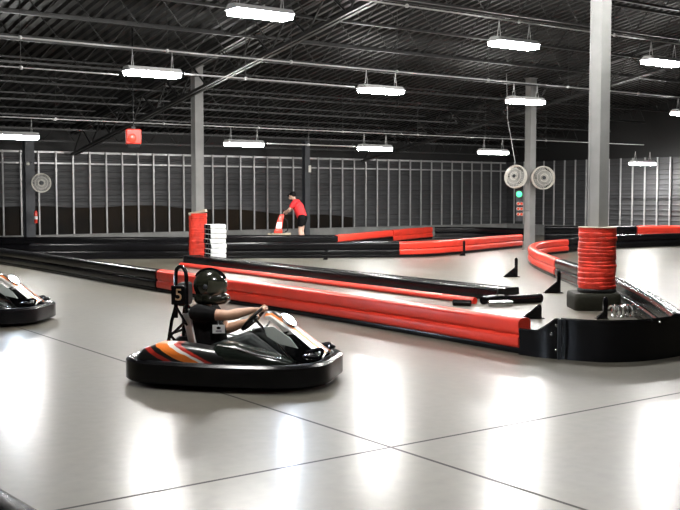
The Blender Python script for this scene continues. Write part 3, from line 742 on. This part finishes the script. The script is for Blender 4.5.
    for s in (-1, 1):       # pale side screens above the driver's shins
        mb = MB(); mb.loft([[(x, s*(y + d), z) for x, z in ((.36, .575), (.47, .58), (.64, .47), (.72, .37), (.52, .41), (.40, .48))] for y, d in ((.235, 0), (.235, .012))]); mb.build('side_screen', M['screen'], k, smooth=False, bevel=.004)
        mb = MB(); mb.tube([(.60, s*.15, .52), (.52, s*.24, .50)], .010, 6); mb.tube([(.40, s*.15, .62), (.38, s*.24, .55)], .010, 6); mb.build('screen_stay', M['black'], k)
    Rl = Euler((0, math.radians(40), 0)).to_matrix()
    mb = MB(); mb.lathe([(.06, -.03), (.09, .0), (.095, .015), (.085, .02), (.075, .01)], 20, (.555, -.035, .615), Rl); mb.build('headlight_bezel', M['chrome'], k)
    mb = MB(); mb.ell((.565, -.035, .622), (.085, .075, .035), Rl, 20, 10); mb.build('headlight', M['head'], k)
    return k
kart = make_kart('black go-kart with orange stripes carrying the helmeted driver')
KP = XY(-1.06, 10.33); KA = math.radians(-36 - 13)
kart.location = KP; kart.rotation_euler = (0, 0, KA)
k2 = copy_tree(kart); p = XY(-5.36, 15.0); k2.location = p; k2.rotation_euler = (0, 0, math.radians(-36-7))
k2['label'] = 'black go-kart with glaring headlight, only its front visible at left edge'

# ------------------------------------------------------------------ driver
dr = empty('person', KP, KA, 'person in black helmet and black shirt steering the kart', 'person')
# offset of the empty is the kart base: same local frame
hipc = Vector((-.33, 0, .245)); chest = Vector((-.385, 0, .58)); neck = Vector((-.345, 0, .735)); headc = Vector((-.275, 0, .925))
SR, SL = Vector((-.355, -.19, .685)), Vector((-.345, .19, .685))
HR, HL = wheel_pt(75, .165), wheel_pt(192, .165)
ER = (SR + HR)*.5 + Vector((.0, -.055, -.045)); EL = Vector((-.20, .27, .47))
KR, KL = Vector((.20, -.20, .43)), Vector((.20, .19, .43))
FR, FL = Vector((.60, -.15, .15)), Vector((.60, .15, .15))
HPR, HPL = hipc + Vector((.03, -.10, -.02)), hipc + Vector((.03, .10, -.02))
def hand(mb, wrist, grip, rimdir, side, sc=1.):
    """palm plus five curled fingers closed around the rim at grip; rimdir runs along the rim"""
    t = rimdir.normalized(); f = (grip - wrist).normalized(); f = (f - t*f.dot(t)).normalized(); n = t.cross(f)*side
    pc = grip - f*.045*sc + n*.018*sc
    mb.cap(wrist, pc - f*.02, .026*sc, .030*sc)
    for i in (-1.5, -.5, .5, 1.5): mb.cap(pc - f*.02 + t*i*.014*sc, grip + t*i*.019*sc + n*.022*sc, .017*sc, .0125*sc)
    for i, ln in ((-1.5, .8), (-.5, .95), (.5, 1.), (1.5, .9)):
        b0 = grip + t*i*.0205*sc + n*.022*sc
        b1 = b0 + f*.026*ln*sc + n*.004*sc; b2 = b1 + f*.004*sc - n*.026*ln*sc; b3 = b2 - f*.022*ln*sc - n*.012*sc
        mb.cap(b0, b1, .0105*sc, .0098*sc, 8); mb.cap(b1, b2, .0098*sc, .009*sc, 8); mb.cap(b2, b3, .009*sc, .008*sc, 8)
    th = pc + t*.03*sc*side
    mb.cap(pc + t*.015*sc*side - f*.015, th + t*.012*side*sc - n*.012, .015*sc, .0125*sc, 8); mb.cap(th + t*.012*side*sc - n*.012, grip + t*.034*side*sc - n*.018*sc, .0125*sc, .0105*sc, 8)
mb = MB()
mb.cap(hipc, chest, .125, .14, 16); mb.cap(chest, neck - Vector((0, 0, .04)), .14, .07, 16); mb.cap(neck - Vector((.0, 0, .03)), headc - Vector((.02, 0, .06)), .058, .056)
mb.ell(headc, (.098, .075, .12)); mb.ell(headc + Vector((.10, 0, -.02)), (.02, .015, .025)); mb.ell(headc + Vector((.06, 0, -.075)), (.045, .045, .04))
mb.cap(SR, SL, .075, .075)
for S, E_, H, K_, F_, HP, sd in ((SR, ER, HR, KR, FR, HPR, -1), (SL, EL, HL, KL, FL, HPL, 1)):
    rim = (wheel_pt(76 if sd < 0 else 193) - wheel_pt(74 if sd < 0 else 191))
    wr_ = H + (E_ - H).normalized()*.105
    mb.cap(S, E_, .068, .053); mb.cap(E_, E_.lerp(wr_, .3), .053, .055); mb.cap(E_.lerp(wr_, .3), wr_, .055, .033)
    hand(mb, wr_, H, rim, 1 if sd < 0 else 1, 1.05)
    mb.cap(HP, K_, .092, .066); mb.cap(K_, K_.lerp(F_, .3), .062, .062); mb.cap(K_.lerp(F_, .3), F_, .060, .04); mb.cap(F_, F_ + Vector((.09, 0, -.01)), .042, .035)
body = remesh(mb, 'body', M['skin'], dr, .0065, 3)
mb = MB()   # T-shirt: torso and short sleeves, a little outside the body
mb.cap(hipc + Vector((-.01, 0, -.03)), hipc + Vector((-.01, 0, .1)), .150, .158, 18); mb.cap(hipc + Vector((-.01, 0, .08)), chest, .158, .160, 18); mb.cap(chest, neck - Vector((.01, 0, .085)), .160, .105, 16)
mb.cap(hipc + Vector((0, -.06, .02)), chest + Vector((0, -.07, .0)), .12, .125); mb.cap(hipc + Vector((0, .06, .02)), chest + Vector((0, .07, .0)), .12, .125)
mb.cap(hipc + Vector((.06, 0, .12)), hipc + Vector((.05, 0, .24)), .165, .16, 18); mb.cap(SR + Vector((0, .02, 0)), SL - Vector((0, .02, 0)), .090, .090)
for S, E_ in ((SR, ER), (SL, EL)):
    mb.cap(S, S.lerp(E_, .30), .090, .084); mb.cap(S.lerp(E_, .30), S.lerp(E_, .46), .084, .080)
remesh(mb, 'shirt', M['tee'], dr, .009, 2)
mb = MB()
for K_, F_, HP in ((KR, FR, HPR), (KL, FL, HPL)):
    mb.cap(HP, K_, .108, .083); mb.cap(K_, K_.lerp(F_, .35), .082, .078); mb.cap(K_.lerp(F_, .35), F_ - (F_-K_)*.06, .078, .062)
mb.cap(HPR, HPL, .115, .115)
remesh(mb, 'trousers', M['jeans'], dr, .009, 2)
for F_, sd in ((FR, -1), (FL, 1)):
    mb = MB(); mb.cap(F_ + Vector((-.03, 0, -.035)), F_ + Vector((.12, 0, -.01)), .048, .040); mb.cap(F_ + Vector((.0, 0, .02)), F_ + Vector((0, 0, -.03)), .05, .05); remesh(mb, 'shoe', M['black_rubber'], dr, .007, 2)
# helmet with peak, chin bar, visor
mb = MB(); h = headc + Vector((-.005, 0, .025))
Rt = Euler((0, math.radians(8), 0)).to_matrix()
mb.ell(h, (.178, .145, .165), Rt, 28, 18)
mb.cap(h + Vector((.06, -.085, -.145)), h + Vector((.15, -.05, -.135)), .05, .05); mb.cap(h + Vector((.06, .085, -.145)), h + Vector((.15, .05, -.135)), .05, .05); mb.cap(h + Vector((.15, -.05, -.135)), h + Vector((.15, .05, -.135)), .052, .052)
mb.cap(h + Vector((-.09, -.05, -.13)), h + Vector((-.09, .05, -.13)), .07, .07); mb.cap(h + Vector((.0, -.08, -.13)), h + Vector((0, .08, -.13)), .06, .06)
hl = remesh(mb, 'helmet', M['helmet'], dr, .009, 4)
mb = MB(); rings = []
for q in range(17):
    a = math.radians(-82 + q*164/16); ring = []
    for th_, rr in ((-16, 1.015), (-4, 1.035), (10, 1.035), (24, 1.02), (24, .98), (-16, .98)):
        e_ = math.radians(th_); ring.append(h + Rt @ Vector((.178*rr*math.cos(a)*math.cos(e_), .145*rr*math.sin(a)*math.cos(e_), .165*rr*math.sin(e_))))
    rings.append(ring)
mb.loft(rings); mb.build('visor', M['visor'], hl, ang=60)
mb = MB()
mb.tube(smooth_path([h + Rt @ Vector((.187*math.cos(math.radians(a)), .0, .172*math.sin(math.radians(a)))) for a in range(35, 165, 15)]), .014, 8); mb.build('crown_ridge', M['black'], hl)
for s in (-1, 1):
    mb = MB(); mb.ell(h + Vector((.0, s*.146, .0)), (.026, .012, .026)); mb.build('visor_pivot', M['dark_steel'], hl)
mb = MB(); mb.box((.165, -.03, -.085) if False else h + Vector((.192, -.03, -.10)), (.02, .05, .03)); mb.build('chin_vent', M['chrome'], hl, bevel=.005)
# badge hanging on the shirt
mb = MB(); bc = Vector((-.125, -.188, .53)); Rb = Euler((math.radians(4), 0, math.radians(14))).to_matrix()
mb.box(bc, (.125, .006, .085), Rb); bd = mb.build('badge', M['white'], dr, smooth=False); bd['label'] = 'white badge card with black mark'
mb = MB(); mb.ell(bc + Rb @ Vector((.0, -.004, .012)), (.022, .003, .014), Rb); mb.box(bc + Rb @ Vector((.0, -.004, -.02)), (.06, .003, .008), Rb); mb.build('badge_mark', M['black'], bd)
mb = MB(); mb.tube([bc + Vector((0, .0, .04)), bc + Vector((-.01, .01, .085))], .006, 6); mb.build('badge_clip', M['white'], bd)

# ------------------------------------------------------------------ standing person at the back
pp = D(302.5, 36.0)
ang = math.radians(-36 + 180 - 12)      # faces image left
pn = empty('person', pp, ang, 'person in red shirt and black shorts bending over red machine', 'person'); pn.scale = (1.13, 1.13, 1.13)
mb = MB(); hip = Vector((0, 0, .92)); ch = Vector((.14, 0, 1.26)); nk = Vector((.25, 0, 1.46)); hd = Vector((.33, 0, 1.59))
S1, S2 = Vector((.20, -.19, 1.40)), Vector((.20, .19, 1.40))
E1, E2 = Vector((.36, -.24, 1.20)), Vector((.36, .24, 1.18)); H1, H2 = Vector((.55, -.10, 1.03)), Vector((.56, .10, 1.06))
mb.cap(hip, ch, .135, .15, 16); mb.cap(ch, nk - Vector((.02, 0, .06)), .15, .08, 16); mb.cap(nk - Vector((.02, 0, .03)), hd - Vector((.02, 0, .05)), .058, .055)
mb.ell(hd, (.10, .077, .118), Euler((0, math.radians(28), 0)).to_matrix()); mb.ell(hd + Vector((.10, 0, -.06)), (.022, .016, .024)); mb.ell(hd + Vector((.06, 0, -.08)), (.045, .045, .04))
for s in (-1, 1): mb.ell(hd + Vector((0, s*.078, -.01)), (.02, .012, .032))
mb.cap(S1, S2, .078, .078)
for S, E_, H, sd in ((S1, E1, H1, -1), (S2, E2, H2, 1)):
    mb.cap(S, E_, .06, .046); wv = H + (E_-H).normalized()*.10; mb.cap(E_, wv, .046, .03)
    hand(mb, wv, H, Vector((0, 1, 0)), -1, 1.1)
for s in (-1, 1):
    hp_ = Vector((0, s*.10, .88)); kn = Vector((.05, s*.11, .48)); ft = Vector((-.02, s*.12, .08))
    mb.cap(hp_, kn, .09, .062); mb.cap(kn, kn.lerp(ft, .3), .060, .062); mb.cap(kn.lerp(ft, .3), ft, .060, .04); mb.cap(ft, ft + Vector((.14, 0, -.03)), .045, .038)
remesh(mb, 'body', M['pale_skin'], pn, .009, 3)
mb = MB(); mb.cap(hip + Vector((.02, 0, .03)), ch, .160, .175, 16); mb.cap(ch, nk - Vector((.04, 0, .09)), .172, .11, 16); mb.cap(S1, S2, .09, .09)
for S, E_ in ((S1, E1), (S2, E2)): mb.cap(S, S.lerp(E_, .62), .086, .076)
remesh(mb, 'shirt', M['redtee'], pn, .011, 2)
mb = MB(); mb.cap(Vector((-.0, -.08, .90)), Vector((.0, .08, .90)), .145, .145)
for s in (-1, 1): mb.cap((0, s*.10, .86), (.03, s*.115, .72), .122, .112)
remesh(mb, 'shorts', M['tee'], pn, .011, 2)
mb = MB(); mb.ell(hd + Vector((-.02, 0, .04)), (.112, .09, .10), Euler((0, math.radians(28), 0)).to_matrix()); mb.cap(hd + Vector((.05, -.04, .06)), hd + Vector((.15, 0, .0)), .03, .02); mb.cap(hd + Vector((.05, .04, .06)), hd + Vector((.15, 0, .0)), .03, .02)
remesh(mb, 'cap', M['tee'], pn, .01, 2)
for s in (-1, 1):
    mb = MB(); mb.cap((-.05, s*.12, .05), (.17, s*.12, .042), .05, .042); mb.cap((-.02, s*.12, .09), (-.02, s*.12, .05), .052, .052); remesh(mb, 'shoe', M['black_rubber'], pn, .01, 2)
# board on the barrier with the red machine
pbm = G(279, 250) + FW*.12
e = empty('resting_board', (pbm.x, pbm.y, .503), math.radians(-36), 'flat beige board lying across the barrier in front of person', 'board')
mb = MB(); mb.box((0, .12, .025), (.76, .56, .05)); mb.build('board', M['beige'], e, bevel=.008)
mb = MB(); mb.box((-.05, .12, .054), (.50, .40, .008)); mb.build('dark_mat', M['black'], e, smooth=False)
pm = XY(0, 0); e = empty('red_machine', Vector((pbm.x, pbm.y, .562)) + FW*.12 + RT*.06, math.radians(-36), 'small upright red machine with white label under the hands of person', 'machine'); e.scale = (1.2, 1.2, 1.3)
mb = MB(); mb.loft([[(x + sh, y, z) for x, y in rrect(w, d, .03, 3)] for z, w, d, sh in ((0, .22, .24, -.08), (.05, .24, .26, -.08), (.10, .18, .22, -.07), (.30, .16, .18, -.03), (.45, .14, .15, .02), (.48, .10, .11, .03))]); mb.build('housing', M['red'], e, ang=50)
mb = MB(); mb.loft([[(x + sh, -d, z) for x in (-w, w)] + [(x + sh, -d+.02, z) for x in (w, -w)] for z, w, d, sh in ((.12, .075, .118, -.065), (.28, .065, .10, -.035))]); mb.build('label_panel', M['white'], e, smooth=False)
mb = MB(); mb.tube(smooth_path([(.02, 0, .46), (.06, 0, .54), (.07, -.05, .57), (.07, -.14, .57)]), .014, 8); mb.tube(smooth_path([(.06, 0, .54), (.07, .05, .57), (.07, .14, .57)]), .014, 8); mb.build('handle', M['black'], e)
mb = MB(); mb.tube(smooth_path([(.06, .05, .40), (.16, .06, .30), (.18, .06, .08), (.10, .06, .02)]), .015, 8); mb.build('hose', M['black_rubber'], e)

# ------------------------------------------------------------------ world, camera, colour
w = bpy.data.worlds.new('World'); bpy.context.scene.world = w; w.use_nodes = True
w.node_tree.nodes['Background'].inputs[0].default_value = (.02, .02, .022, 1); w.node_tree.nodes['Background'].inputs[1].default_value = .3
cam = bpy.data.cameras.new('camera'); co = bpy.data.objects.new('camera', cam); C.objects.link(co)
cam.sensor_width = 36; cam.lens = F_PX/680*36; cam.clip_end = 200
co.location = (0, 0, CAM_H)
fwd = FW*math.cos(PITCH) - Vector((0, 0, 1))*math.sin(PITCH)
co.rotation_euler = fwd.to_track_quat('-Z', 'Y').to_euler()
s = bpy.context.scene; s.camera = co
s.view_settings.view_transform = 'Standard'; s.view_settings.look = 'None'; s.view_settings.gamma = 1; s.view_settings.exposure = 0
s.view_settings.use_curve_mapping = False
